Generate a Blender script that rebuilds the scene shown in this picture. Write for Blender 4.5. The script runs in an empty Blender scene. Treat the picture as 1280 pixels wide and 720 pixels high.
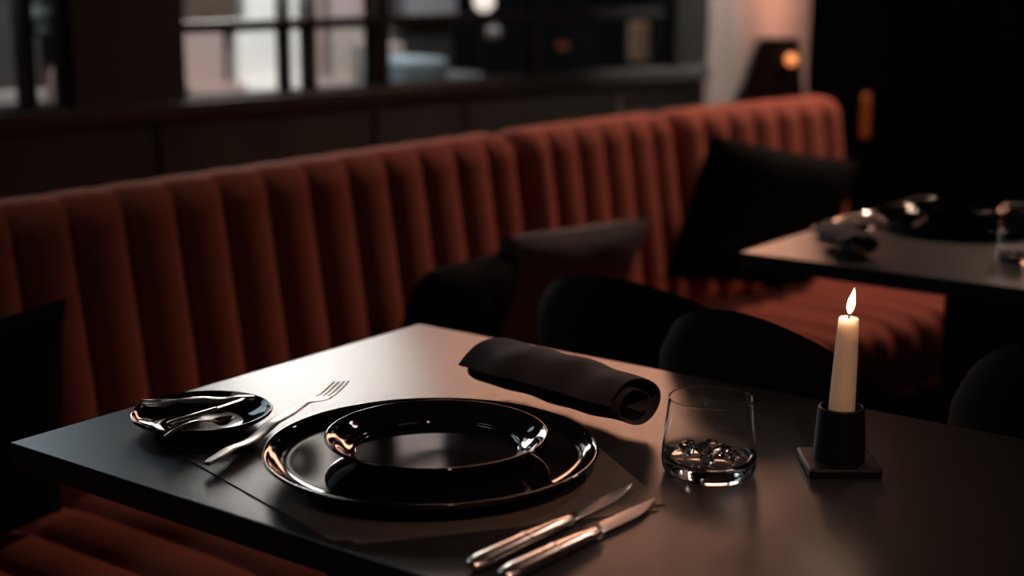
import bpy, bmesh, math, random
from mathutils import Vector, Matrix, Euler
random.seed(4)
S = bpy.context.scene
C = S.collection
PI = math.pi

# ------------------------------------------------------------------ camera
CAM = Vector((1.219, -0.795, 1.205))
cd = bpy.data.cameras.new('camera'); cam = bpy.data.objects.new('camera', cd); C.objects.link(cam)
pitch = math.atan(407 / 1850.0)
cam.location = CAM
cam.rotation_euler = (PI / 2 - pitch, 0, math.radians(37.3))
cd.sensor_width = 36.0; cd.lens = 1850 / 1280 * 36
cd.dof.use_dof = True; cd.dof.focus_distance = 1.42; cd.dof.aperture_fstop = 2.8
cd.clip_start = 0.02
S.camera = cam
# ------------------------------------------------------------------ view / world
vs = S.view_settings
vs.view_transform = 'Standard'; vs.look = 'None'; vs.exposure = 0.0; vs.gamma = 1.0
vs.use_curve_mapping = False
w = bpy.data.worlds.new('world'); S.world = w; w.use_nodes = True
w.node_tree.nodes['Background'].inputs[0].default_value = (0.55, 0.6, 0.7, 1)
w.node_tree.nodes['Background'].inputs[1].default_value = 0.004

def aim(o, target):
    d = Vector(target) - o.location
    o.rotation_euler = d.to_track_quat('-Z', 'Y').to_euler()

def area(name, loc, target, sx, sy, power, col, spread=None):
    l = bpy.data.lights.new(name, 'AREA'); l.shape = 'RECTANGLE'; l.size = sx; l.size_y = sy
    l.energy = power; l.color = col
    if spread: l.spread = math.radians(spread)
    o = bpy.data.objects.new(name, l); C.objects.link(o); o.location = loc; aim(o, target)
    return o

def point(name, loc, power, col, r=.02):
    l = bpy.data.lights.new(name, 'POINT'); l.energy = power; l.color = col; l.shadow_soft_size = r
    o = bpy.data.objects.new(name, l); C.objects.link(o); o.location = loc
    return o

def spot(name, loc, target, power, col, ang=50, r=.08, blend=.6):
    l = bpy.data.lights.new(name, 'SPOT'); l.energy = power; l.color = col; l.shadow_soft_size = r
    l.spot_size = math.radians(ang); l.spot_blend = blend
    o = bpy.data.objects.new(name, l); C.objects.link(o); o.location = loc; aim(o, target)
    return o

# frame of the partition wall behind the banquette (it runs 11 degrees off the table axes)
WA = math.radians(78.6)
U = Vector((math.cos(WA), math.sin(WA), 0)); N = Vector((U.y, -U.x, 0)); P0 = Vector((-1.773, 2.233, 0))
def wp(s, o, z): return P0 + U * s - N * o + Vector((0, 0, z))

area('window_daylight', wp(-0.05, 0.16, 1.36), (0.35, 0.25, 0.75), 0.50, 0.48, 14, (1.0, 0.95, 0.9))
area('window_daylight_upper', wp(-0.05, 0.16, 1.80), (0.35, 0.25, 0.75), 0.32, 0.34, .8, (1.0, 0.90, 0.80))
area('plate_patch_panel', wp(0.42, 0.16, 1.92), (0.45, 0.25, 0.75), 0.22, 0.26, .22, (1.0, 0.80, 0.74))  # added pinkish panel that the soup plate mirrors as a dim patch
area('window_daylight_left', wp(-1.5, 0.16, 1.5), (0.2, 0.1, 0.75), 1.2, 0.7, 6, (0.75, 0.9, 1.0))
area('street_daylight', wp(0.6, 0.5, 2.6), wp(0.6, 1.6, 0.9), 2.2, 0.4, 30, (0.97, 0.97, 1.0), 100)
area('street_daylight_near', wp(-0.6, 0.2, 2.6), wp(-0.6, .7, 0.9), 0.5, 0.3, 8, (0.93, 0.97, 1.0), 90)
spot('ceiling_spot', (-0.05, 3.75, 2.5), (-0.40, 2.1, 0.6), 150, (1.0, 0.66, 0.50), 54, .10, 1.0)
spot('curtain_lamp', (-1.0, 3.78, 1.9), (-1.33, 4.38, 1.15), 140, (1.0, 0.40, 0.26), 50, .04, .9)
area('curtain_fill', wp(1.86, -.42, 2.7), wp(1.79, .04, 1.0), .12, .3, 42, (.95, .97, .95), 42)  # added cool fill inside the room, brightens the left of the curtain
area('table_warm_wash', wp(.98, -.12, 1.55), (.5, .6, .75), 1.15, .30, 7.5, (1.0, .45, .28), 150)  # added warm panel for the table's brown sheen; no alcove stands here
area('rear_fill', (.9, 2.9, 2.7), (-1.55, 3.1, .6), .5, .5, 2.5, (1.0, .85, .72), 70)
spot('knife_highlight_fill', (.25, 2.75, 2.6), (.50, .20, .75), 40, (1.0, .66, .55), 9.5, .09, .8)  # added narrow spot for warm highlights on the knife handles and nearby table
spot('candle_fill', (1.75, -.75, 2.7), (.63, .27, .78), 75, (1.0, .58, .42), 18, .06, .9)  # unseen fill from the camera side, added to brighten candle and knives
area('edge_highlight_fill', (-1.0, -.75, 2.75), (.4, .1, .75), .9, .5, 1.1, (.92, .96, 1.0), 110)  # added panel that draws a light line on table edge and plate rims
area('room_fill', (2.2, 0.2, 2.7), (0.2, 0.4, 0.7), 1.2, 1.2, 1.4, (1.0, 0.78, 0.68))

# ------------------------------------------------------------------ materials
MATS = {}
def mat(name, col, rough=.5, metal=0., spec=.5, coat=0., sheen=0., noise=0., nscale=20., bump=0., bscale=200., emit=None, estr=0., trans=0., ior=1.45, sss=0., wave=None):
    if name in MATS: return MATS[name]
    m = bpy.data.materials.new(name); m.use_nodes = True; nt = m.node_tree
    b = nt.nodes['Principled BSDF']
    b.inputs['Base Color'].default_value = (*col, 1)
    b.inputs['Roughness'].default_value = rough; b.inputs['Metallic'].default_value = metal
    b.inputs['Specular IOR Level'].default_value = spec
    b.inputs['Coat Weight'].default_value = coat; b.inputs['Coat Roughness'].default_value = .03
    b.inputs['Sheen Weight'].default_value = sheen; b.inputs['Sheen Roughness'].default_value = .4
    b.inputs['Transmission Weight'].default_value = trans; b.inputs['IOR'].default_value = ior
    if sss:
        b.inputs['Subsurface Weight'].default_value = sss
        b.inputs['Subsurface Radius'].default_value = (1.0, .88, .8); b.inputs['Subsurface Scale'].default_value = .035
    if emit:
        b.inputs['Emission Color'].default_value = (*emit, 1); b.inputs['Emission Strength'].default_value = estr
    tc = nt.nodes.new('ShaderNodeTexCoord')
    if noise:
        n = nt.nodes.new('ShaderNodeTexNoise'); n.inputs['Scale'].default_value = nscale; n.inputs['Detail'].default_value = 5
        mp = nt.nodes.new('ShaderNodeMapping')
        if wave: mp.inputs['Scale'].default_value = wave
        nt.links.new(tc.outputs['Object'], mp.inputs['Vector']); nt.links.new(mp.outputs[0], n.inputs['Vector'])
        r = nt.nodes.new('ShaderNodeMapRange'); r.inputs[1].default_value = .25; r.inputs[2].default_value = .75
        r.inputs[3].default_value = 1 - noise; r.inputs[4].default_value = 1 + noise
        nt.links.new(n.outputs['Fac'], r.inputs[0])
        mx = nt.nodes.new('ShaderNodeVectorMath'); mx.operation = 'MULTIPLY'
        mx.inputs[0].default_value = col; nt.links.new(r.outputs[0], mx.inputs[1]); nt.links.new(mx.outputs[0], b.inputs['Base Color'])
    if bump:
        n2 = nt.nodes.new('ShaderNodeTexNoise'); n2.inputs['Scale'].default_value = bscale; n2.inputs['Detail'].default_value = 3
        nt.links.new(tc.outputs['Object'], n2.inputs['Vector'])
        bp = nt.nodes.new('ShaderNodeBump'); bp.inputs['Strength'].default_value = bump; bp.inputs['Distance'].default_value = .002
        nt.links.new(n2.outputs['Fac'], bp.inputs['Height']); nt.links.new(bp.outputs[0], b.inputs['Normal'])
    MATS[name] = m; return m

M_table = mat('table_black_satin', (.020, .0195, .019), .29, spec=.8, noise=.12, nscale=14, bump=.15, bscale=900, wave=(1, 6, 1))
M_edge = mat('table_edge', (.02, .019, .018), .4)
M_velvet = mat('terracotta_velvet', (.36, .100, .070), 0.85, spec=.05, noise=.12, nscale=9, bump=.2, bscale=300)
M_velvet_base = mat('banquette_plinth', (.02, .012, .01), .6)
M_black = mat('black_glaze', (.004, .004, .0045), .05, spec=.4)
M_mat = mat('placemat_leather', (.10, .082, .072), .38, spec=.5, noise=.1, nscale=60, bump=.2, bscale=700)
M_steel = mat('polished_steel', (.82, .76, .71), .24, metal=1)
M_steelb = mat('satin_steel', (.62, .6, .58), .38, metal=1)
M_napkin = mat('napkin_cloth', (.026, .019, .021), .85, spec=.25, sheen=.15, bump=.5, bscale=1400)
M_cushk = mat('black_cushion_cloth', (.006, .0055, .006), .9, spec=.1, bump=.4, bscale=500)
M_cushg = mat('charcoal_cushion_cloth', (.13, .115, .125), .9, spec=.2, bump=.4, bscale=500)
M_chair = mat('black_chair_cloth', (.004, .0038, .0038), .9, spec=.08, bump=.3, bscale=400)
M_leg = mat('black_metal', (.012, .012, .012), .4, metal=.6)
M_glass = mat('clear_glass', (1, 1, 1), .0, trans=1., ior=1.5)
M_crys = mat('crystal', (1, .97, .93), .03, trans=1., ior=1.55)
M_wax = mat('candle_wax', (.95, .66, .50), .45, spec=.4, sss=1.0)
M_wick = mat('wick', (.02, .015, .01), .9)
M_flame = mat('flame', (1, .6, .2), .5, emit=(1.0, .72, .42), estr=9)
M_holder = mat('holder_black_ceramic', (.003, .003, .003), .5, spec=.25)
M_wall = mat('dark_wood_panel', (.065, .056, .048), .6, spec=.3, noise=.25, nscale=4, wave=(1, 1, .15))
M_frame = mat('window_frame_dark', (.014, .012, .011), .5, spec=.3)
M_wallr = mat('near_black_wall', (.006, .003, .0028), .8, spec=.08, noise=.3, nscale=3, wave=(4, 1, .2))
M_floor = mat('dark_floor', (.02, .017, .015), .5, noise=.25, nscale=5, wave=(1, 8, 1))
M_ceil = mat('dark_ceiling', (.03, .027, .025), .8)
M_curtain = mat('cream_curtain', (.62, .5, .44), .85, spec=.2, bump=.3, bscale=300)
M_globe = mat('amber_globe', (1, .5, .2), .4, emit=(1.0, .28, .09), estr=1.2)
M_amber = mat('amber_light', (.5, .15, .05), .4, emit=(1.0, .14, .03), estr=.07)
M_white = mat('painted_white_wall', (.72, .7, .66), .8, noise=.05, nscale=6)
M_pink = mat('pink_plaster', (.33, .24, .215), .8, noise=.08, nscale=6)
M_tan = mat('tan_plaster', (.33, .285, .25), .8, noise=.08, nscale=6)
M_brown = mat('brown_timber', (.06, .04, .028), .7, noise=.2, nscale=8)
M_darkdoor = mat('dark_doorway', (.02, .018, .016), .6)
M_pave = mat('pavement', (.03, .028, .027), .85, noise=.15, nscale=8)
M_blue = mat('pale_blue_paint', (.33, .42, .45), .6)
M_greyp = mat('grey_paint', (.2, .2, .21), .6)
M_foli = mat('grey_green_foliage', (.1, .13, .11), .8, noise=.4, nscale=20)
M_lampw = mat('white_globe', (.9, .85, .8), .4, emit=(1, .86, .78), estr=1.0)

def pane_mat():
    m = bpy.data.materials.new('window_glass'); m.use_nodes = True; nt = m.node_tree; nt.nodes.clear()
    o = nt.nodes.new('ShaderNodeOutputMaterial'); mx = nt.nodes.new('ShaderNodeMixShader')
    t = nt.nodes.new('ShaderNodeBsdfTransparent'); t.inputs[0].default_value = (.97, .975, .97, 1)
    g = nt.nodes.new('ShaderNodeBsdfGlossy'); g.inputs['Roughness'].default_value = .02
    mx.inputs[0].default_value = .03
    nt.links.new(t.outputs[0], mx.inputs[1]); nt.links.new(g.outputs[0], mx.inputs[2]); nt.links.new(mx.outputs[0], o.inputs[0])
    return m
M_pane = pane_mat()

# ------------------------------------------------------------------ mesh helpers
def obj(name, bm, m, parent=None, smooth=True, loc=None, rot=None, angle=40):
    me = bpy.data.meshes.new(name)
    bmesh.ops.recalc_face_normals(bm, faces=bm.faces[:])
    if smooth:
        for f in bm.faces: f.smooth = True
        for e in bm.edges:
            if len(e.link_faces) == 2 and e.calc_face_angle(0) > math.radians(angle): e.smooth = False
    bm.to_mesh(me); bm.free(); me.materials.append(m)
    o = bpy.data.objects.new(name, me); C.objects.link(o)
    if loc is not None: o.location = loc
    if rot is not None: o.rotation_euler = rot
    if parent: o.parent = parent
    return o

def thing(name, label, cat, loc=(0, 0, 0), rotz=0., group=None):
    o = bpy.data.objects.new(name, None); C.objects.link(o); o.location = loc; o.rotation_euler = (0, 0, rotz)
    o.empty_display_size = .05
    return tag(o, label, cat, group)
def tag(o, label, cat, group=None):
    o['label'] = label; o['category'] = cat
    if group: o['group'] = group
    return o
def struct(o): o['kind'] = 'structure'; return o

def box(bm, c, s, M=None, bev=0., rotz=0.):
    r = bmesh.ops.create_cube(bm, size=1.0); vs_ = r['verts']
    T = Matrix.Translation(c) @ Matrix.Rotation(rotz, 4, 'Z') @ Matrix.Diagonal((*s, 1))
    if M: T = M @ T
    bmesh.ops.transform(bm, matrix=T, verts=vs_)
    if bev:
        es = {e for v in vs_ for e in v.link_edges}
        bmesh.ops.bevel(bm, geom=list(es), offset=bev, segments=3, affect='EDGES', profile=.6)
def bxm(c, s, M=None, bev=0.):
    bm = bmesh.new(); box(bm, c, s, M, bev); return bm

def lathe(prof, seg=96, closed=False, bm=None, M=None):
    bm = bm or bmesh.new(); rings = []
    for r, z in prof:
        if r < 1e-6: rings.append([bm.verts.new((0, 0, z))])
        else: rings.append([bm.verts.new((r * math.cos(2 * PI * k / seg), r * math.sin(2 * PI * k / seg), z)) for k in range(seg)])
    n = len(rings); pairs = [(i, i + 1) for i in range(n - 1)] + ([(n - 1, 0)] if closed else [])
    for i, j in pairs:
        A, B = rings[i], rings[j]
        for k in range(seg):
            k2 = (k + 1) % seg
            if len(A) == 1 and len(B) == 1: continue
            if len(A) == 1: bm.faces.new((A[0], B[k], B[k2]))
            elif len(B) == 1: bm.faces.new((A[k], B[0], A[k2]))
            else: bm.faces.new((A[k], B[k], B[k2], A[k2]))
    if M: bmesh.ops.transform(bm, matrix=M, verts=[v for r in rings for v in r])
    return bm

def smoothprof(pts, n=6):
    """Catmull-Rom through profile points"""
    out = []
    for i in range(len(pts) - 1):
        p0 = pts[max(i - 1, 0)]; p1 = pts[i]; p2 = pts[i + 1]; p3 = pts[min(i + 2, len(pts) - 1)]
        for k in range(n):
            t = k / n
            out.append(tuple(.5 * ((2 * p1[a]) + (-p0[a] + p2[a]) * t + (2 * p0[a] - 5 * p1[a] + 4 * p2[a] - p3[a]) * t * t + (-p0[a] + 3 * p1[a] - 3 * p2[a] + p3[a]) * t ** 3) for a in range(len(p1))))
    out.append(tuple(pts[-1])); return out

def grid(f, nu, nv, cu=False, cv=False, bm=None):
    bm = bm or bmesh.new()
    V = [[bm.verts.new(f(i, j)) for j in range(nv)] for i in range(nu)]
    for i in range(nu if cu else nu - 1):
        for j in range(nv if cv else nv - 1):
            a, b, c, d = V[i][j], V[(i + 1) % nu][j], V[(i + 1) % nu][(j + 1) % nv], V[i][(j + 1) % nv]
            bm.faces.new((a, b, c, d))
    return bm, V

def tube(pts, rad, seg=10, flat=1.0, bm=None, up=Vector((0, 0, 1))):
    """tube along pts; rad list of (half width, half height)"""
    bm = bm or bmesh.new(); pts = [Vector(p) for p in pts]; rings = []
    for i, p in enumerate(pts):
        t = (pts[min(i + 1, len(pts) - 1)] - pts[max(i - 1, 0)]).normalized()
        s = t.cross(up).normalized(); u = s.cross(t).normalized()
        rw, rh = rad[i] if isinstance(rad[i], tuple) else (rad[i], rad[i] * flat)
        rings.append([bm.verts.new(p + s * rw * math.cos(2 * PI * k / seg) + u * rh * math.sin(2 * PI * k / seg)) for k in range(seg)])
    for a, b in zip(rings[:-1], rings[1:]):
        for k in range(seg): bm.faces.new((a[k], a[(k + 1) % seg], b[(k + 1) % seg], b[k]))
    bm.faces.new(rings[0]); bm.faces.new(rings[-1])
    return bm

# ------------------------------------------------------------------ room shell
WM = Matrix.Translation(P0) @ Matrix(((U.x, -N.x, 0, 0), (U.y, -N.y, 0, 0), (0, 0, 1, 0), (0, 0, 0, 1)))
# local coordinates under WM: x along the wall, y outward (to the street), z up
fl = bmesh.new(); box(fl, (1.2, .6, -.05), (7.2, 9.5, .1)); struct(obj('floor', fl, M_floor))
ce = bmesh.new(); box(ce, (1.0, .6, 3.05), (7.2, 9.5, .1)); struct(obj('ceiling', ce, M_ceil))
wb = bmesh.new()
box(wb, (-.8, .07, .40), (4.9, .12, .80), WM)                        # low wall
box(wb, (-.8, .07, 2.72), (4.9, .12, .56), WM)                        # header
for s in (-2.6, -1.9, -1.2, -.5, .2, .545, 1.2): box(wb, (s, .003, .42), (.016, .02, .74), WM)
for s0, s1 in ((-3.25, -2.2), (-.724, -.428)):
    box(wb, ((s0 + s1) / 2, .07, 1.62), (s1 - s0, .12, 1.66), WM)
struct(obj('wall_back', wb, M_wall, smooth=False))
wc = bmesh.new(); box(wc, (1.571, .07, 1.64), (.168, .13, 1.6), WM, .003); struct(obj('trim_2', wc, M_frame, smooth=False))
tr = bmesh.new(); box(tr, (-.8, .065, .822), (4.9, .16, .044), WM, .004)
struct(obj('trim_1', tr, mat('sill_dark', (.035, .028, .024), .4)))

def window(name, s0, s1, bars, rail_s):
    bm = bmesh.new()
    for a, b in bars: box(bm, ((a + b) / 2, .07, 1.64), (b - a, .06, 1.6), WM)
    box(bm, ((s0 + s1) / 2, .07, .846), (s1 - s0, .07, .008), WM)
    box(bm, ((s0 + s1) / 2, .07, 2.43), (s1 - s0, .07, .035), WM)
    for z in rail_s: box(bm, ((s0 + s1) / 2, .068, z), (s1 - s0, .066, .03), WM)
    o = struct(obj(name, bm, M_frame, smooth=False))
    p = bmesh.new(); box(p, ((s0 + s1) / 2, .075, 1.64), (s1 - s0, .008, 1.56), WM)
    obj('window_pane', p, M_pane, o, smooth=False)
    return o
window('window_1', -2.2, -.724, [(-2.2, -2.16), (-1.48, -1.44), (-.845, -.815), (-.745, -.724)], [1.9])
window('window_2', -.428, 1.487, [(-.428, -.40), (-.078, -.066), (-.0, .02), (.228, .278), (.86, .90), (1.46, 1.487)], [1.035, 1.9])

# curtain at the far end of the partition
def curt(i, j):
    s = 1.66 + i * .78 / 120; z = [0, .9, 1.8, 2.98][j]
    return wp(s, .04 + .022 * math.sin(i * .47) + .012 * math.sin(i * 1.13 + 1), z)
cb, _ = grid(curt, 121, 4)
bmesh.ops.solidify(cb, geom=cb.faces[:], thickness=.004)
tag(obj('curtain', cb, M_curtain), 'full height cream curtain glowing pink in lamplight at the end of the partition wall', 'curtain')
wr = bmesh.new(); box(wr, (1.45, 4.0, 1.5), (5.1, .12, 3.0))
for k in range(12): box(wr, (-.75 + k * .42, 3.935, 1.5), (.03, .02, 2.9))
box(wr, (-1.08, 4.35, 1.5), (.05, .75, 3.0))
struct(obj('wall_right', wr, M_wallr, smooth=False))
wn = bmesh.new(); box(wn, (1.0, -3.0, 1.5), (7, .1, 3)); struct(obj('wall_near', wn, M_wallr))
we = bmesh.new(); box(we, (4.0, .5, 1.5), (.1, 7.1, 3)); struct(obj('wall_side', we, M_wallr))
wl = bmesh.new(); box(wl, (-2.42, -2.0, 1.5), (.1, 2.1, 3)); struct(obj('wall_left', wl, M_wallr))

# ------------------------------------------------------------------ street outside
pv = bmesh.new(); box(pv, (.3, 2.15, -.04), (6.5, 4.0, .08), WM); struct(obj('ground', pv, M_pave))
bl = thing('building', 'pale plastered shopfront seen blurred through the large window', 'building', wp(.4, 1.62, 0), WA)
def bpart(name, s0, s1, z0, z1, m, d=.06, o=1.5):
    bm = bmesh.new(); box(bm, ((s0 + s1) / 2 - .4, (o - d / 2 + .03) - 1.62, (z0 + z1) / 2), (s1 - s0, d, z1 - z0))
    return obj(name, bm, m, bl, smooth=False)
bpart('wall', -.1, 1.72, 0, 3.2, M_darkdoor, .1, 1.6)
bpart('pilaster', .38, .555, .3, .955, M_pink)
bpart('upper_panel', .40, .62, .97, 3.0, M_brown)
bpart('window_surround', .615, .90, .74, .96, M_white)
bpart('upper_panel', .66, .895, .985, 3.0, M_white)
bpart('pilaster', .915, 1.01, .3, 3.0, M_pink)
bpart('wall_panel', 1.05, 1.225, .3, .955, M_tan)
bpart('upper_panel', 1.05, 1.18, .975, 3.0, mat('rose_plaster', (.36, .29, .28), .8))
bpart('upper_panel', 1.18, 1.33, .975, 3.0, M_pink)
bpart('doorway', 1.225, 1.275, .74, .955, M_darkdoor)
bpart('pilaster', 1.275, 1.345, .3, .955, M_tan)
bpart('plinth', .38, .62, .55, .75, M_pink, .12)
bpart('plinth', .62, .9, .55, .735, M_white, .12)
bpart('plinth', .9, 1.345, .55, .745, mat('rose_plaster', (.36, .29, .28), .8), .12)
bpart('upper_panel', 1.43, 1.7, .99, 3.0, M_greyp)

b = bmesh.new()
box(b, (.755, .6, .80), (.20, .25, .17), WM, .02)
box(b, (.755, .6, .36), (.18, .23, .72), WM, .02)
tag(obj('street_cabinet', b, M_blue), 'pale blue rounded street cabinet outside behind the thick window post', 'cabinet')
b = bmesh.new(); box(b, (.90, .95, .46), (.10, .2, .92), WM, .02)
tag(obj('bollard', b, M_tan), 'tan square post standing outside behind the pale blue cabinet', 'post')
# street lamp globe
L = thing('street_lamp', 'round white globe lamp on a thin pole outside the window', 'lamp', wp(1.035, .5, 0))
obj('globe', lathe([(0, 1.035)] + [(.036 * math.sin(a), 1.071 - .036 * math.cos(a)) for a in [k * PI / 14 for k in range(1, 14)]] + [(0, 1.107)], 32), M_lampw, L)
obj('pole', lathe([(0, 0), (.05, 0), (.05, .02), (.008, .03), (.008, 1.036), (0, 1.036)], 20), M_leg, L)
b = bmesh.new(); bmesh.ops.create_icosphere(b, subdivisions=3, radius=.03, matrix=Matrix.Translation(wp(1.12, .55, .955)))
tube([wp(1.12, .55, 0), wp(1.12, .55, .95)], [.006, .006], 8, bm=b)
tag(obj('bollard_light', b, mat('dull_grey', (.3, .28, .27), .5)), 'small grey ball topped post outside, below the round white lamp', 'post')
b = bmesh.new(); box(b, (1.12, .87, .40), (.28, .26, .80), WM, .03)
tag(obj('planter', b, mat('slate_grey', (.09, .1, .1), .6)), 'low slate grey planter box outside between two window posts', 'planter')
b = bmesh.new(); box(b, (1.92, .6, .9), (.09, .05, .16), WM, .02); tube([wp(1.92, .6, 0), wp(1.92, .6, .84)], [.012, .012], 8, bm=b)
tag(obj('lantern', b, mat('dim_lantern', (.1, .07, .05), .6, emit=(1, .65, .4), estr=.05)), 'dim brown square lantern on a post outside the right end of the window', 'lantern')
# left window: outdoor bench, chair, shrub, post
bn = thing('bench', 'white slatted bench outside the left window', 'bench', wp(-.745, .5, 0), WA)
obj('top_rail', bxm((0, 0, .838), (.30, .03, .034)), M_white, bn, smooth=False)
obj('lower_rail', bxm((-.04, 0, .80), (.2, .03, .018)), M_white, bn, smooth=False)
for x in (-.12, .12): obj('leg', bxm((x, .0, .40), (.03, .03, .8)), M_greyp, bn, smooth=False)
ch = thing('patio_chair', 'pink patio chair with curved arm outside the left window beside the dark pier', 'chair', wp(-.5, .5, 0), WA)
pts = [(-.07, 0, .80), (-.072, 0, .86), (-.06, 0, .905), (-.03, 0, .922), (.04, 0, .925), (.12, 0, .925)]
obj('arm', tube([p for p in smoothprof(pts, 5)], [.012] * 26, 10, up=Vector((0, 1, 0))), mat('pale_pink_paint', (.5, .38, .37), .6), ch)
obj('seat', bxm((.06, .05, .80), (.14, .2, .03), None, .01), M_white, ch)
obj('back', bxm((.05, .06, .86), (.12, .02, .1), None, .01), mat('dusky_rose', (.14, .07, .065), .7), ch)
for x in (-.04, .11): obj('leg', tube([(x, .05, 0), (x, .05, .79)], [.01, .01], 8), M_greyp, ch)
b = bmesh.new()
for k in range(60):
    c = wp(-.5 + random.uniform(-.07, .1), .7 + random.uniform(-.06, .06), 1.06 + random.uniform(-.06, .2))
    bmesh.ops.create_icosphere(b, subdivisions=1, radius=random.uniform(.015, .03), matrix=Matrix.Translation(c))
sh = thing('shrub', 'grey green clipped shrub on a stem outside the left window', 'shrub', wp(-.5, .7, 0))
o = obj('foliage', b, M_foli); o.parent = sh; o.location = -Vector(sh.location)
obj('trunk', tube([(0, 0, 0), (0, 0, 1.06)], [.014, .012], 8), M_brown, sh)
b = bmesh.new(); box(b, (-.5, .95, .55), (.18, .04, 1.1), WM)
tag(obj('board', b, mat('charcoal_board', (.05, .05, .052), .7)), 'charcoal upright board outside the left window behind the shrub', 'board')
b = bmesh.new(); box(b, (-.74, .8, .6), (.14, .04, 1.2), WM)
tag(obj('board', b, mat('grey_teal_board', (.06, .072, .072), .7)), 'grey teal upright board outside at the far left edge', 'board')
b = bmesh.new(); box(b, (-.80, .6, 1.10), (.14, .03, .10), WM); box(b, (-.84, .62, .55), (.03, .03, 1.1), WM)
tag(obj('street_sign', b, M_white), 'blank white sign outside at the top left corner of the window', 'sign')

# ------------------------------------------------------------------ banquettes
def banquette(name, label, path, chan=.0972, seat_d=.60, phase=0., amp=.023, endcap=.05):
    """path: list of (x,y) of the top line of the back; the seat opens to +x side"""
    P = [Vector((x, y, 0)) for x, y in path]
    seg = [(P[i + 1] - P[i]).length for i in range(len(P) - 1)]; L = sum(seg)
    def at(t):
        t = max(0, min(L, t))
        for i, s in enumerate(seg):
            if t <= s + 1e-9 or i == len(seg) - 1:
                d = (P[i + 1] - P[i]).normalized(); return P[i] + d * t, Vector((d.y, -d.x, 0))
            t -= s
    nch = max(1, round(L / chan)); cw = L / nch
    root = thing(name, label, 'banquette', (P[0].x, P[0].y, 0))
    off = -Vector((P[0].x, P[0].y, 0))
    # back profile: (n, z, nn, nz) with outward direction
    prof = smoothprof([(-.13, .30), (-.13, .60), (-.13, .80), (-.115, .845), (-.07, .866), (-.02, .862), (.010, .835), (.020, .79), (.034, .70), (.052, .58), (.066, .46), (.07, .40)], 5)
    nu = nch * 12 + 1
    def dirs(pr):
        D = []
        for i in range(len(pr)):
            a = pr[max(i - 1, 0)]; b_ = pr[min(i + 1, len(pr) - 1)]
            tx, tz = b_[0] - a[0], b_[1] - a[1]; l = math.hypot(tx, tz); D.append((-tz / l, tx / l))
        return D
    D = dirs(prof); D = [(-a if False else a, b_) for a, b_ in D]
    sgn = 1 if D[int(len(D) * .8)][0] > 0 else -1
    def bf(i, j):
        t = L * i / (nu - 1); p, n = at(t)
        ph = (t / cw) % 1.0
        bul = amp * (math.sqrt(max(0, 1 - (2 * ph - 1) ** 2)) - 1)
        e = min(t, L - t); ec = 0
        if e < endcap: ec = -.03 * (1 - math.sqrt(max(0, 1 - (1 - e / endcap) ** 2)))
        a, z = prof[j]; dn, dz = D[j]
        fade = min(1, max(.12, (j - 24) / 9)) if j < 34 else 1.0
        k = (bul * fade + ec) * sgn
        q = p + n * (a + dn * k) + Vector((0, 0, z + dz * k)); return q + off
    bm, V = grid(bf, nu, len(prof))
    bm.faces.new([V[0][j] for j in range(len(prof))]); bm.faces.new([V[-1][j] for j in range(len(prof))])
    obj('backrest', bm, M_velvet, root, angle=60)
    sp = smoothprof([(.05, .42), (.10, .447), (.25, .452), (seat_d - .08, .452), (seat_d - .02, .438), (seat_d, .40), (seat_d, .34), (seat_d - .01, .30), (seat_d - .03, .28), (.10, .28)], 6)
    D2 = dirs(sp)
    def sf(i, j):
        t = L * i / (nu - 1); p, n = at(t)
        ph = (t / cw) % 1.0
        bul = amp * (math.sqrt(max(0, 1 - (2 * ph - 1) ** 2)) - 1)
        a, z = sp[j]; dn, dz = D2[j]
        return p + n * (a + dn * bul) + Vector((0, 0, z + dz * bul)) + off
    bm, V = grid(sf, nu, len(sp))
    bm.faces.new([V[0][j] for j in range(len(sp))]); bm.faces.new([V[-1][j] for j in range(len(sp))])
    obj('seat', bm, M_velvet, root, angle=60)
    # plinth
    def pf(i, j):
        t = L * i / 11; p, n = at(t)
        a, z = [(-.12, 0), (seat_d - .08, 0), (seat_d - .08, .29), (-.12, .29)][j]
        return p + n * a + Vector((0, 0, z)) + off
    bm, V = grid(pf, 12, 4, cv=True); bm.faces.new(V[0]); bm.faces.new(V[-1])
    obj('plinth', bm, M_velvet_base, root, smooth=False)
    return root
G = None
banquette('banquette_sofa', 'long terracotta channel-tufted velvet banquette running beside the nearest table', [(-.615, -.55), (-.605, .6), (-.590, 1.60)], seat_d=.535)
banquette('banquette_sofa', 'short terracotta channel-tufted banquette section behind the charcoal cushion', [(-.588, 1.612), (-.552, 2.15)], seat_d=.55)
banquette('banquette_sofa', 'terracotta banquette section at the far end, below the cream curtain', [(-.550, 2.162), (-.435, 2.80)], seat_d=.56)

# ------------------------------------------------------------------ cushions
def cushion(label, loc, rot, w_, h_, t_, m):
    def f(sgn):
        def g(i, j):
            u = -1 + 2 * i / 28; v = -1 + 2 * j / 28
            th = t_ / 2 * (max(0, (1 - abs(u) ** 2.6)) * max(0, (1 - abs(v) ** 2.6))) ** .5
            k = 1 - .05 * (1 - abs(u)) * abs(v) ** 3; k2 = 1 - .05 * (1 - abs(v)) * abs(u) ** 3
            wr = .004 * math.sin(9 * u + 5 * v) * (1 - u * u) * (1 - v * v)
            return Vector((u * w_ / 2 * k2, sgn * (th + wr * .5), v * h_ / 2 * k))
        return g
    bm, _ = grid(f(1), 29, 29); grid(f(-1), 29, 29, bm=bm)
    bmesh.ops.remove_doubles(bm, verts=bm.verts[:], dist=.0005)
    o = obj('cushion', bm, m, loc=loc, rot=rot)
    return tag(o, label, 'cushion', 'cushions on the banquette')
RZ = -PI / 2
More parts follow.
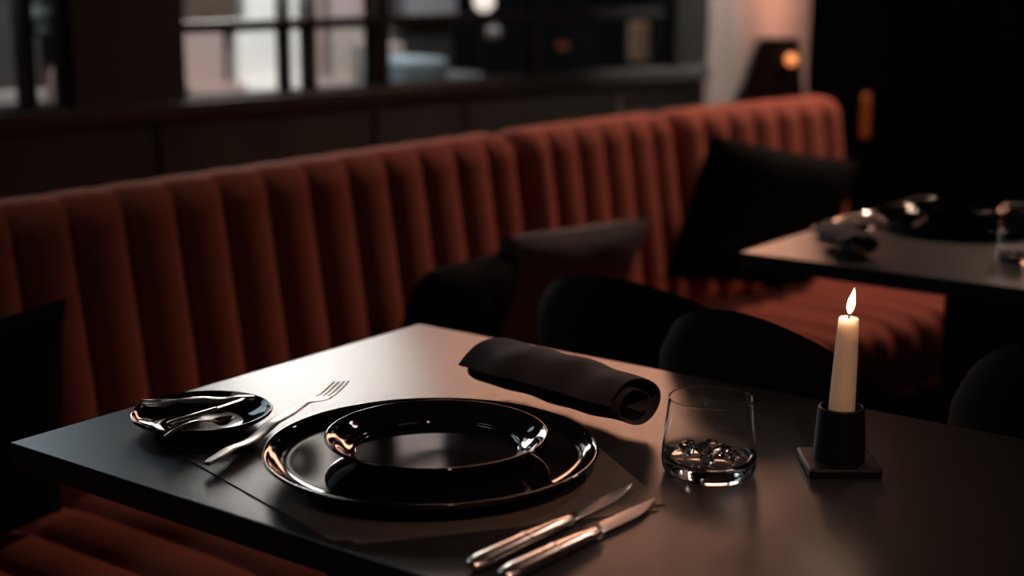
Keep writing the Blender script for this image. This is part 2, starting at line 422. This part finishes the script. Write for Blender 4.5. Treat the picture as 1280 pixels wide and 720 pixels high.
def crot(yaw, lean, roll): return (Matrix.Rotation(PI / 2 + yaw, 3, 'Z') @ Matrix.Rotation(lean, 3, 'X') @ Matrix.Rotation(roll, 3, 'Y')).to_euler()
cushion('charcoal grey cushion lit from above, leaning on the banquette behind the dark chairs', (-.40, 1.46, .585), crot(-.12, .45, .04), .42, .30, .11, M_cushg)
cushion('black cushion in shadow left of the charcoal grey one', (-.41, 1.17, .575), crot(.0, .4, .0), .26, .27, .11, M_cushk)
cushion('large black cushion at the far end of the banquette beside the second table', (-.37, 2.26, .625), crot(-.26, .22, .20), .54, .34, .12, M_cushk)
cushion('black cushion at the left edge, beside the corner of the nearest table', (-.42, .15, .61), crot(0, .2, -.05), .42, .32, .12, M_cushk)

# ------------------------------------------------------------------ tables
def table(label, x0, y0, x1, y1, base, ped=(.12, .12)):
    root = thing('dining_table', label, 'table', ((x0 + x1) / 2, (y0 + y1) / 2, 0))
    w_, d_ = x1 - x0, y1 - y0
    obj('tabletop', bxm((0, 0, .737), (w_, d_, .026), None, .002), M_table, root)
    bx_, by_ = base
    obj('pedestal', bxm((bx_, by_, .37), (*ped, .70), None, .004), M_leg, root)
    obj('base_plate', bxm((bx_, by_, .011), (.5, .42, .018), None, .004), M_leg, root)
    obj('mounting_plate', bxm((bx_, by_, .72), (.3, .3, .008)), M_leg, root)
    return root
table('black satin dining table in the foreground laid with plates, cutlery and candle', 0, 0, 1.20, .608, (.1, 0))
table('black dining table further back at the right, laid with a plate and cutlery', .094, 1.287, .95, 2.02, (.10, -.05), (.50, .30))

# placemat
def placemat(label, poly, z, m, th=.0018):
    bm = bmesh.new(); vs_ = [bm.verts.new((x, y, z)) for x, y in poly]; f = bm.faces.new(vs_)
    r = bmesh.ops.extrude_face_region(bm, geom=[f])
    bmesh.ops.translate(bm, verts=[v for v in r['geom'] if isinstance(v, bmesh.types.BMVert)], vec=(0, 0, th))
    bmesh.ops.recalc_face_normals(bm, faces=bm.faces[:])
    ed = [e for e in bm.edges if abs((e.verts[0].co - e.verts[1].co).z) > th * .5]
    bmesh.ops.bevel(bm, geom=ed, offset=.012, segments=5, affect='EDGES')
    return tag(obj('placemat', bm, m), label, 'placemat')
placemat('thin dark grey leather placemat under the large black charger plate', [(.165, .0735), (.44, .004), (.606, .233), (.45, .343)], .7502, M_mat, .0008)

# ------------------------------------------------------------------ crockery
def charger_prof(r, h):
    return smoothprof([(0, .0095), (r * .5, .0095), (r * .80, .0100), (r * .90, .0112), (r * .955, h - .004), (r * .985, h - .0008), (r + .0005, h), (r + .0018, h - .0014), (r, h - .0036), (r * .93, .0085), (r * .80, .0055), (r * .66, .0035), (r * .62, .0005), (r * .60, 0), (r * .57, .0005), (r * .54, .004), (0, .0042)], 5)
def plate(name, label, loc, prof, cat='plate', m=None, seg=160):
    return tag(obj(name, lathe(prof, seg), m or M_black, loc=loc, angle=70), label, cat)
CH = (.373, .193, .7522)
plate('charger_plate', 'wide glossy black charger plate on the nearest table', CH, charger_prof(.1525, .019))
def bowl_prof(r, h):
    ri = r * .765
    return smoothprof([(0, .004), (ri * .93, .0038), (ri * .965, .0042), (ri * .985, .0054), (ri * 1.0, .0072), (ri * 1.03, .0086), (r * .85, .0115), (r * .93, h - .003), (r * .975, h - .0004), (r, h + .0004), (r + .0016, h - .001), (r, h - .0032), (r * .88, h - .011), (ri * .95, .001), (ri * .9, 0), (0, .001)], 5)
plate('soup_plate', 'glossy black rimmed plate stacked on the charger plate', (.374, .200, .7620), bowl_prof(.1015, .0205))
def saucer_prof(r, h):
    return smoothprof([(0, .003), (r * .5, .003), (r * .66, .004), (r * .80, .0075), (r * .92, h * .75), (r * .98, h), (r + .0004, h + .0006), (r + .0018, h - .0010), (r, h - .0032), (r * .93, h * .6), (r * .80, .0045), (r * .66, .0005), (r * .6, 0), (0, .0008)], 5)
BP = (.107, .150, .7501)
plate('side_plate', 'small glossy black side plate holding cutlery, left of the charger', BP, saucer_prof(.0690, .0155))

# ------------------------------------------------------------------ cutlery (local x forward from handle end)
def blade_strip(outline, z, th):
    """outline: list of (x, ylow, yhigh); flat plate following z(x)"""
    bm = bmesh.new(); top = []; bot = []
    for x, a, b_ in outline:
        zz = z(x)
        top.append([bm.verts.new((x, a + (b_ - a) * k / 4, zz + th(x) * (1 - .62 * (abs(k - 2) / 2) ** 1.6))) for k in range(5)])
        bot.append([bm.verts.new((x, a + (b_ - a) * k / 4, zz - th(x) * .2)) for k in range(5)])
    for G_, fl in ((top, 0), (bot, 1)):
        for i in range(len(G_) - 1):
            for k in range(4): bm.faces.new((G_[i][k], G_[i + 1][k], G_[i + 1][k + 1], G_[i][k + 1]))
    for i in range(len(top) - 1):
        for k in (0, 4): bm.faces.new((top[i][k], top[i + 1][k], bot[i + 1][k], bot[i][k]))
    for e in (0, -1):
        for k in range(4): bm.faces.new((top[e][k], top[e][k + 1], bot[e][k + 1], bot[e][k]))
    return bm

def fork(label, p0, p1, scale=1., tilt=None, group=None, roll=0., w=1.):
    """p0 handle end, p1 tine tip"""
    p0 = Vector(p0); p1 = Vector(p1); Lf = (p1 - p0).length
    root = thing('fork', label, 'fork', p0, 0, group)
    X = (p1 - p0).normalized(); Y = Vector((0, 0, 1)).cross(X).normalized(); Z = X.cross(Y)
    root.rotation_euler = (Matrix((X, Y, Z)).transposed() @ Matrix.Rotation(roll, 3, 'X')).to_euler()
    h = Lf * .70
    arch = lambda x: Lf * (.006 * math.sin(PI * max(0, min(1, x / (Lf * .74)))) - .016 * max(0, math.sin(PI * (x / Lf - .72) / .28)))
    def hw(t): return w * Lf * (.029 + .014 * t if t < .72 else max(.0145, .0391 - .14 * (t - .72)))
    pts = []; rr = []
    for k in range(25):
        t = k / 24; x = h * 1.0 * t; a = hw(t * .9) * (math.sqrt(max(0.0, 1 - (1 - min(1, t / .04 + .15)) ** 2)))
        pts.append((x, 0, arch(x))); rr.append((a, .0015 + .0005 * w))
    obj('handle', tube(pts, rr, 20), M_steel, root)
    O = []
    for k in range(0, 10):
        t = k / 9; a = hw(.9) * .9 + (Lf * .052 * w - hw(.9)) * (3 * t * t - 2 * t ** 3); O.append((h - .004 + (Lf * .12 + .004) * t, -a, a))
    head = obj('head', blade_strip(O, arch, lambda x: .0022), M_steel, root)
    W = Lf * .052 * w
    for k in range(4):
        c = W * (-.78 + .52 * k); r0 = W * .17
        pts = []
        for q in range(9):
            t = q / 8; x = h + Lf * .115 + (Lf * .185) * t
            pts.append((x, c * (1 - .12 * t), arch(x) + .0008))
        obj('tine', tube(pts, [(r0 * (1 - .55 * (q / 8) ** 2), .0009) for q in range(9)], 8), M_steel, head)
    return root
def soften(root):
    for o in [c for c in root.children] + [g for c in root.children for g in c.children]:
        o.data.materials[0] = M_steelf
    return root
M_steelf = mat('brushed_cream_steel', (.88, .82, .75), .36, metal=1)
soften(fork('large steel dinner fork tucked against the left rim of the charger plate', (.219, .059, .7580), (.154, .303, .768), w=1.0, roll=-.15))

def knife(label, p0, p1, group=None):
    p0 = Vector(p0); p1 = Vector(p1); Lk = (p1 - p0).length
    root = thing('table_knife', label, 'knife', p0, math.atan2(p1.y - p0.y, p1.x - p0.x), group)
    h = Lk * .54
    pts = [(0, 0, .0045), (.003, 0, .0047), (h * .12, 0, .005), (h * .5, 0, .005), (h * .8, 0, .0045), (h * .97, 0, .004), (h, 0, .0036)]
    rr = [(.005, .0032), (.0078, .0046), (.0094, .0054), (.0088, .0052), (.0074, .0048), (.0062, .0042), (.005, .0034)]
    hd = obj('handle', tube(pts, rr, 20), M_steel, root)
    b_ = tube([(h * .52, 0, .005), (h * .535, 0, .005), (h * .55, 0, .005)], [(.0086, .0052), (.0092, .0056), (.0086, .0052)], 20)
    obj('ring', b_, M_steel, hd)
    O = []
    bl_ = Lk - h
    for k in range(25):
        t = k / 24; x = h + bl_ * t - .002
        if t < .12: a, c = -.0022, .0022
        elif t < .2: s = (t - .12) / .08; a, c = -.0022 - .0010 * s, .0022 + .0110 * s
        else:
            s = (t - .2) / .8; a = -.0032 + .0140 * max(0, (s - .35) / .65) ** 1.8; c = .0132 + .0008 * math.sin(PI * s) - .0022 * s
        O.append((x, min(a, c - .0004), c))
    obj('blade', blade_strip(O, lambda x: .0022, lambda x: .0011), M_steelb, root)
    return root
knife('silver table knife nearer the charger plate, right side', (.553, .028, .7505), (.560, .262, .7505), 'table knives right of the plate')
knife('silver table knife on the outside, nearer the glass', (.584, .028, .7505), (.595, .246, .7505), 'table knives right of the plate')

def spoon(label, p0, p1, roll=0., w=1.):
    p0 = Vector(p0); p1 = Vector(p1); Ls = (p1 - p0).length
    root = thing('spoon', label, 'spoon', p0)
    X = (p1 - p0).normalized(); Y = Vector((0, 0, 1)).cross(X).normalized(); Z = X.cross(Y)
    root.rotation_euler = (Matrix((X, Y, Z)).transposed() @ Matrix.Rotation(roll, 3, 'X')).to_euler()
    h = Ls * .72; O = [(0, -.002, .002)]
    for k in range(1, 17):
        t = k / 16; a = (.0048 - .0028 * t) * w * min(1, .6 + k * .2); O.append((h * t, -a, a))
    obj('handle', blade_strip(O, lambda x: .006 * math.sin(PI * x / h), lambda x: .0018), M_steel, root)
    bh, bw = (Ls - h) / 2, .0125 * w
    def g(sg):
        def f(i, j):
            r = i / 8; a = 2 * PI * j / 28
            return Vector((h + bh * .96 + bh * r * math.cos(a), bw * r * math.sin(a) * (1 - .12 * math.cos(a)), -.0055 * (1 - r * r) - sg))
        return f
    bm, V1 = grid(g(0), 9, 28, cv=True); _, V2 = grid(g(.0012), 9, 28, cv=True, bm=bm)
    for j in range(28): bm.faces.new((V1[-1][j], V1[-1][(j + 1) % 28], V2[-1][(j + 1) % 28], V2[-1][j]))
    bmesh.ops.remove_doubles(bm, verts=bm.verts[:], dist=1e-5)
    obj('bowl', bm, M_steel, root)
    return root
fork('small steel fork resting across the black side plate, tines over its left rim', (.127, .204, .7690), (.050, .120, .7695), w=1.7, roll=-.14)
def butter_knife(label, p0, p1, roll=0.):
    p0 = Vector(p0); p1 = Vector(p1); Lk = (p1 - p0).length
    root = thing('butter_knife', label, 'knife', p0)
    X = (p1 - p0).normalized(); Y = Vector((0, 0, 1)).cross(X).normalized(); Z = X.cross(Y)
    root.rotation_euler = (Matrix((X, Y, Z)).transposed() @ Matrix.Rotation(roll, 3, 'X')).to_euler()
    h = Lk * .55
    obj('handle', tube([(0, 0, 0), (.002, 0, 0), (h * .5, 0, 0), (h, 0, 0)], [(.003, .0022), (.0046, .0032), (.0042, .003), (.003, .002)], 14), M_steel, root)
    O = []
    for k in range(17):
        t = k / 16; x = h + (Lk - h) * t - .001; c = .0055 * min(1, t * 5 + .3); a = -.002 + .0072 * max(0, (t - .5) / .5) ** 2
        O.append((x, min(a, c - .0003), c))
    obj('blade', blade_strip(O, lambda x: 0, lambda x: .0009), M_steel, root)
    return root
butter_knife('slim butter knife lying across the side plate in front of the small fork', (.130, .088, .7705), (.124, .204, .7705), roll=-.15)
spoon('small spoon hooked over the front rim of the black side plate', (.146, .070, .7655), (.133, .168, .7605), w=.7)

# ------------------------------------------------------------------ rolled napkin
def napkin(label, A, B, rw, rh, group=None):
    A = Vector(A); B = Vector(B); ax = (B - A).normalized(); sd = Vector((0, 0, 1)).cross(ax).normalized()
    nt_ = 80; nl = 40; turns = 1.75
    def f(side):
        def g(i, j):
            a = j / (nt_ - 1); th = -PI * .55 + 2 * PI * turns * (1 - a); r = .22 + .78 * (1 - a) ** .8
            t = i / (nl - 1)
            k = 1 + .035 * math.sin(9 * t + 2 * th) + .03 * math.sin(21 * t + th) + .05 * math.sin(3.1 * t)
            w_ = rw * (1.08 - .2 * t); h_ = rh * (1.0 + .02 * math.sin(5 * t))
            rr = r * k - side * .035
            p = A + (B - A) * t + ax * (.012 * math.cos(th) + .003 * math.sin(3 * th)) * (max(0, 1 - t / .2) + .3 * max(0, (t - .8) / .2))
            z = h_ + h_ * rr * math.sin(th)
            return p + sd * w_ * rr * math.cos(th) + Vector((0, 0, max(.0006 + side * .0012, z)))
        return g
    bm, V1 = grid(f(0), nl, nt_); _, V2 = grid(f(1), nl, nt_, bm=bm)
    for j in range(nt_ - 1):
        for i in (0, -1): bm.faces.new((V1[i][j], V1[i][j + 1], V2[i][j + 1], V2[i][j]))
    for i in range(nl - 1):
        for j in (0, -1): bm.faces.new((V1[i][j], V1[i + 1][j], V2[i + 1][j], V2[i][j]))
    return tag(obj('napkin', bm, M_napkin, angle=80), label, 'napkin', group)
napkin('rolled black cloth napkin lying behind the charger plate', (.266, .426, .7502), (.468, .394, .7502), .042, .0300)

# ------------------------------------------------------------------ tumbler with crystals
def tumbler(label, loc, R, H):
    o = [(0, 0), (R * .80, 0), (R * .93, .002), (R * .985, .008), (R, .016), (R * .985, .026), (R * .95, H * .58), (R * .90, H * .82), (R * .875, H - .0008), (R * .868, H), (R * .86, H - .0008),
         (R * .885, H * .82), (R * .93, H * .58), (R * .955, .028), (R * .955, .019), (R * .88, .0135), (R * .7, .012), (0, .012)]
    body = smoothprof(o, 5)
    return tag(obj('tumbler', lathe(body, 128), M_glass, loc=loc, angle=75), label, 'glass')
GL = (.583, .337, .7502)
tumbler('clear low tumbler with tapering sides holding small crystals, beside the napkin', GL, .0437, .0705)
for k in range(11):
    a = k * 2.4; r = .023 * math.sqrt((k + .5) / 11); b = bmesh.new()
    bmesh.ops.create_icosphere(b, subdivisions=1, radius=random.uniform(.0060, .0085))
    for v in b.verts: v.co *= random.uniform(.75, 1.15)
    o = obj('crystal', b, M_crys, smooth=False, loc=(GL[0] + 1.25 * r * math.cos(a) - .002, GL[1] + r * math.sin(a), .7502 + .0122 + .0062 + (.006 if k in (2, 5, 7) else 0)))
    tag(o, 'small clear faceted crystal lying in the bottom of the tumbler', 'crystal', 'clear crystals in the tumbler')

# ------------------------------------------------------------------ candle and holder
CN = Vector((.672, .420, .7502))
ho = thing('candle_holder', 'black candle holder with a square foot at the right of the table', 'candle holder', CN, math.radians(37))
obj('cup', lathe(smoothprof([(0, .008), (.0225, .008), (.0235, .010), (.0228, .03), (.0212, .052), (.0208, .0575), (.0196, .0585), (.0185, .0575), (.0185, .044), (0, .044)], 4), 64), M_holder, ho, angle=60)
obj('foot', bxm((0, 0, .0045), (.066, .066, .009), None, .003), M_holder, ho)
ca = thing('candle', 'lit cream taper candle standing in the black holder', 'candle', CN + Vector((0, 0, .0442)))
ca.rotation_euler = Euler((0, math.radians(1.6), math.radians(37.3)))
Hc = .098
obj('wax', lathe(smoothprof([(0, 0), (.0118, 0), (.0121, .002), (.0112, .04), (.0098, .08), (.0090, Hc - .003), (.0086, Hc - .0008), (.0076, Hc), (.005, Hc - .0012), (.002, Hc - .002), (0, Hc - .002)], 5), 48), M_wax, ca)
wick = obj('wick', tube([(0, 0, Hc - .002), (0, 0, Hc + .003), (.0006, 0, Hc + .006)], [.0007, .0007, .0006], 8, up=Vector((1, 0, 0))), M_wick, ca)
fp = []
for k in range(17):
    t = k / 16; fp.append((.0040 * math.sin(PI * t ** .75) * (1 - .35 * t), Hc + .003 + .0245 * t))
fb = lathe(fp, 24)
for v in fb.verts: v.co.x += .0035 * ((v.co.z - Hc) / .03) ** 1.3
obj('flame', fb, M_flame, wick)
point('candle_glow', CN + Vector((0.001, 0, .0442 + Hc + .016)), .12, (1.0, .62, .42), .006)

# ------------------------------------------------------------------ chairs (round backed)
def chair(label, cx, cy, yaw, top, R=.21):
    root = thing('dining_chair', label, 'chair', (cx, cy, 0), yaw, 'black round-backed chairs between the tables')
    # back wraps around +y side
    def f(side):
        def g(i, j):
            a = math.radians(-8 + 196 * i / 48); v = j / 16
            e = abs(i - 24) / 24
            zt = .47 + (top - .47) * (1 - .62 * e ** 1.9) ; z0 = .44
            z = z0 + (zt - z0) * v
            r = R + .012 * v + side * (.028 * math.sqrt(max(0, 1 - (2 * v - 1) ** 6)) * .5)
            return Vector((r * math.cos(a), r * math.sin(a) * .95, z))
        return g
    bm, V1 = grid(f(1), 49, 17); _, V2 = grid(f(-1), 49, 17, bm=bm)
    for i in range(48):
        for j in (0, -1): bm.faces.new((V1[i][j], V1[i + 1][j], V2[i + 1][j], V2[i][j]))
    for j in range(16):
        for i in (0, -1): bm.faces.new((V1[i][j], V1[i][j + 1], V2[i][j + 1], V2[i][j]))
    bmesh.ops.remove_doubles(bm, verts=bm.verts[:], dist=1e-4)
    obj('backrest', bm, M_chair, root, angle=70)
    obj('seat', lathe(smoothprof([(0, .40), (R * .85, .40), (R * .96, .41), (R * .97, .43), (R * .95, .455), (R * .8, .468), (0, .47)], 4), 56), M_chair, root)
    for sx in (-1, 1):
        for sy in (-1, 1):
            obj('leg', tube([(sx * R * .6, sy * R * .6, .41), (sx * R * .82, sy * R * .82, 0)], [.014, .009], 10, up=Vector((0, 1, 0))), M_leg, root)
    return root
chair('black round-backed chair, left of the pair between the two tables', .13, 1.06, PI, .785, .20)
chair('black round-backed chair, right of the pair and nearer the candle', .46, .80, PI - .1, .825, .165)
chair('black round-backed chair mostly hidden behind the candle, at the right', .805, .885, PI, .83, .17)

# ------------------------------------------------------------------ second table's setting
plate('charger_plate', 'black charger plate on the further table', (.292, 1.735, .7502), charger_prof(.150, .018), seg=96)
plate('soup_plate', 'black rimmed plate stacked on the charger of the further table', (.272, 1.765, .7599), bowl_prof(.085, .022), seg=96)
tumbler('narrow clear glass standing on the further table, at the right edge', (.47, 1.485, .7502), .029, .088)
plate('side_plate', 'small black side plate near the left edge of the further table', (.165, 1.52, .7501), saucer_prof(.052, .016), seg=96)
napkin('crumpled black napkin at the near left edge of the further table', (.19, 1.43, .7502), (.27, 1.36, .7502), .035, .02)
fork('steel fork resting across the side plate of the further table', (.205, 1.555, .768), (.125, 1.53, .770), w=2.4)
spoon('steel spoon lying behind the side plate of the further table', (.10, 1.62, .7515), (.13, 1.76, .757), w=1.9)

# ------------------------------------------------------------------ pedestal lamp and wall light at the far end
pl_ = thing('floor_lamp', 'dark tapered floor lamp with a small glowing orange globe before the curtain', 'lamp', (-1.10, 3.68, 0), math.radians(37.3))
bm = bmesh.new()
V = []
for z, hw_, dx in ((0, .13, 0), (.74, .112, -.012), (.955, .066, .012), (.962, .06, .012)):
    V.append([bm.verts.new((dx + sx * hw_, sy * .05, z)) for sx, sy in ((-1, -1), (1, -1), (1, 1), (-1, 1))])
for a, b_ in zip(V[:-1], V[1:]):
    for k in range(4): bm.faces.new((a[k], a[(k + 1) % 4], b_[(k + 1) % 4], b_[k]))
bm.faces.new(V[0]); bm.faces.new(V[-1])
bmesh.ops.bevel(bm, geom=bm.edges[:], offset=.006, segments=2, affect='EDGES')
obj('body', bm, mat('dark_bronze', (.02, .01, .008), .35), pl_)
b = bmesh.new(); bmesh.ops.create_uvsphere(b, u_segments=32, v_segments=20, radius=.019)
obj('globe', b, M_globe, pl_, loc=(.045, -.088, .895))
obj('globe_bracket', tube([(.045, -.04, .875), (.045, -.085, .872)], [.008, .008], 10), M_leg, pl_)
wl_ = thing('wall_light', 'narrow dim amber wall light on the black wall beyond the banquette', 'lamp', (-.862, 3.93, .72))
obj('diffuser', bxm((0, -.025, -.02), (.022, .03, .15), None, .008), M_amber, wl_)
obj('bracket', bxm((0, -.005, -.02), (.035, .012, .17), None, .004), M_leg, wl_)
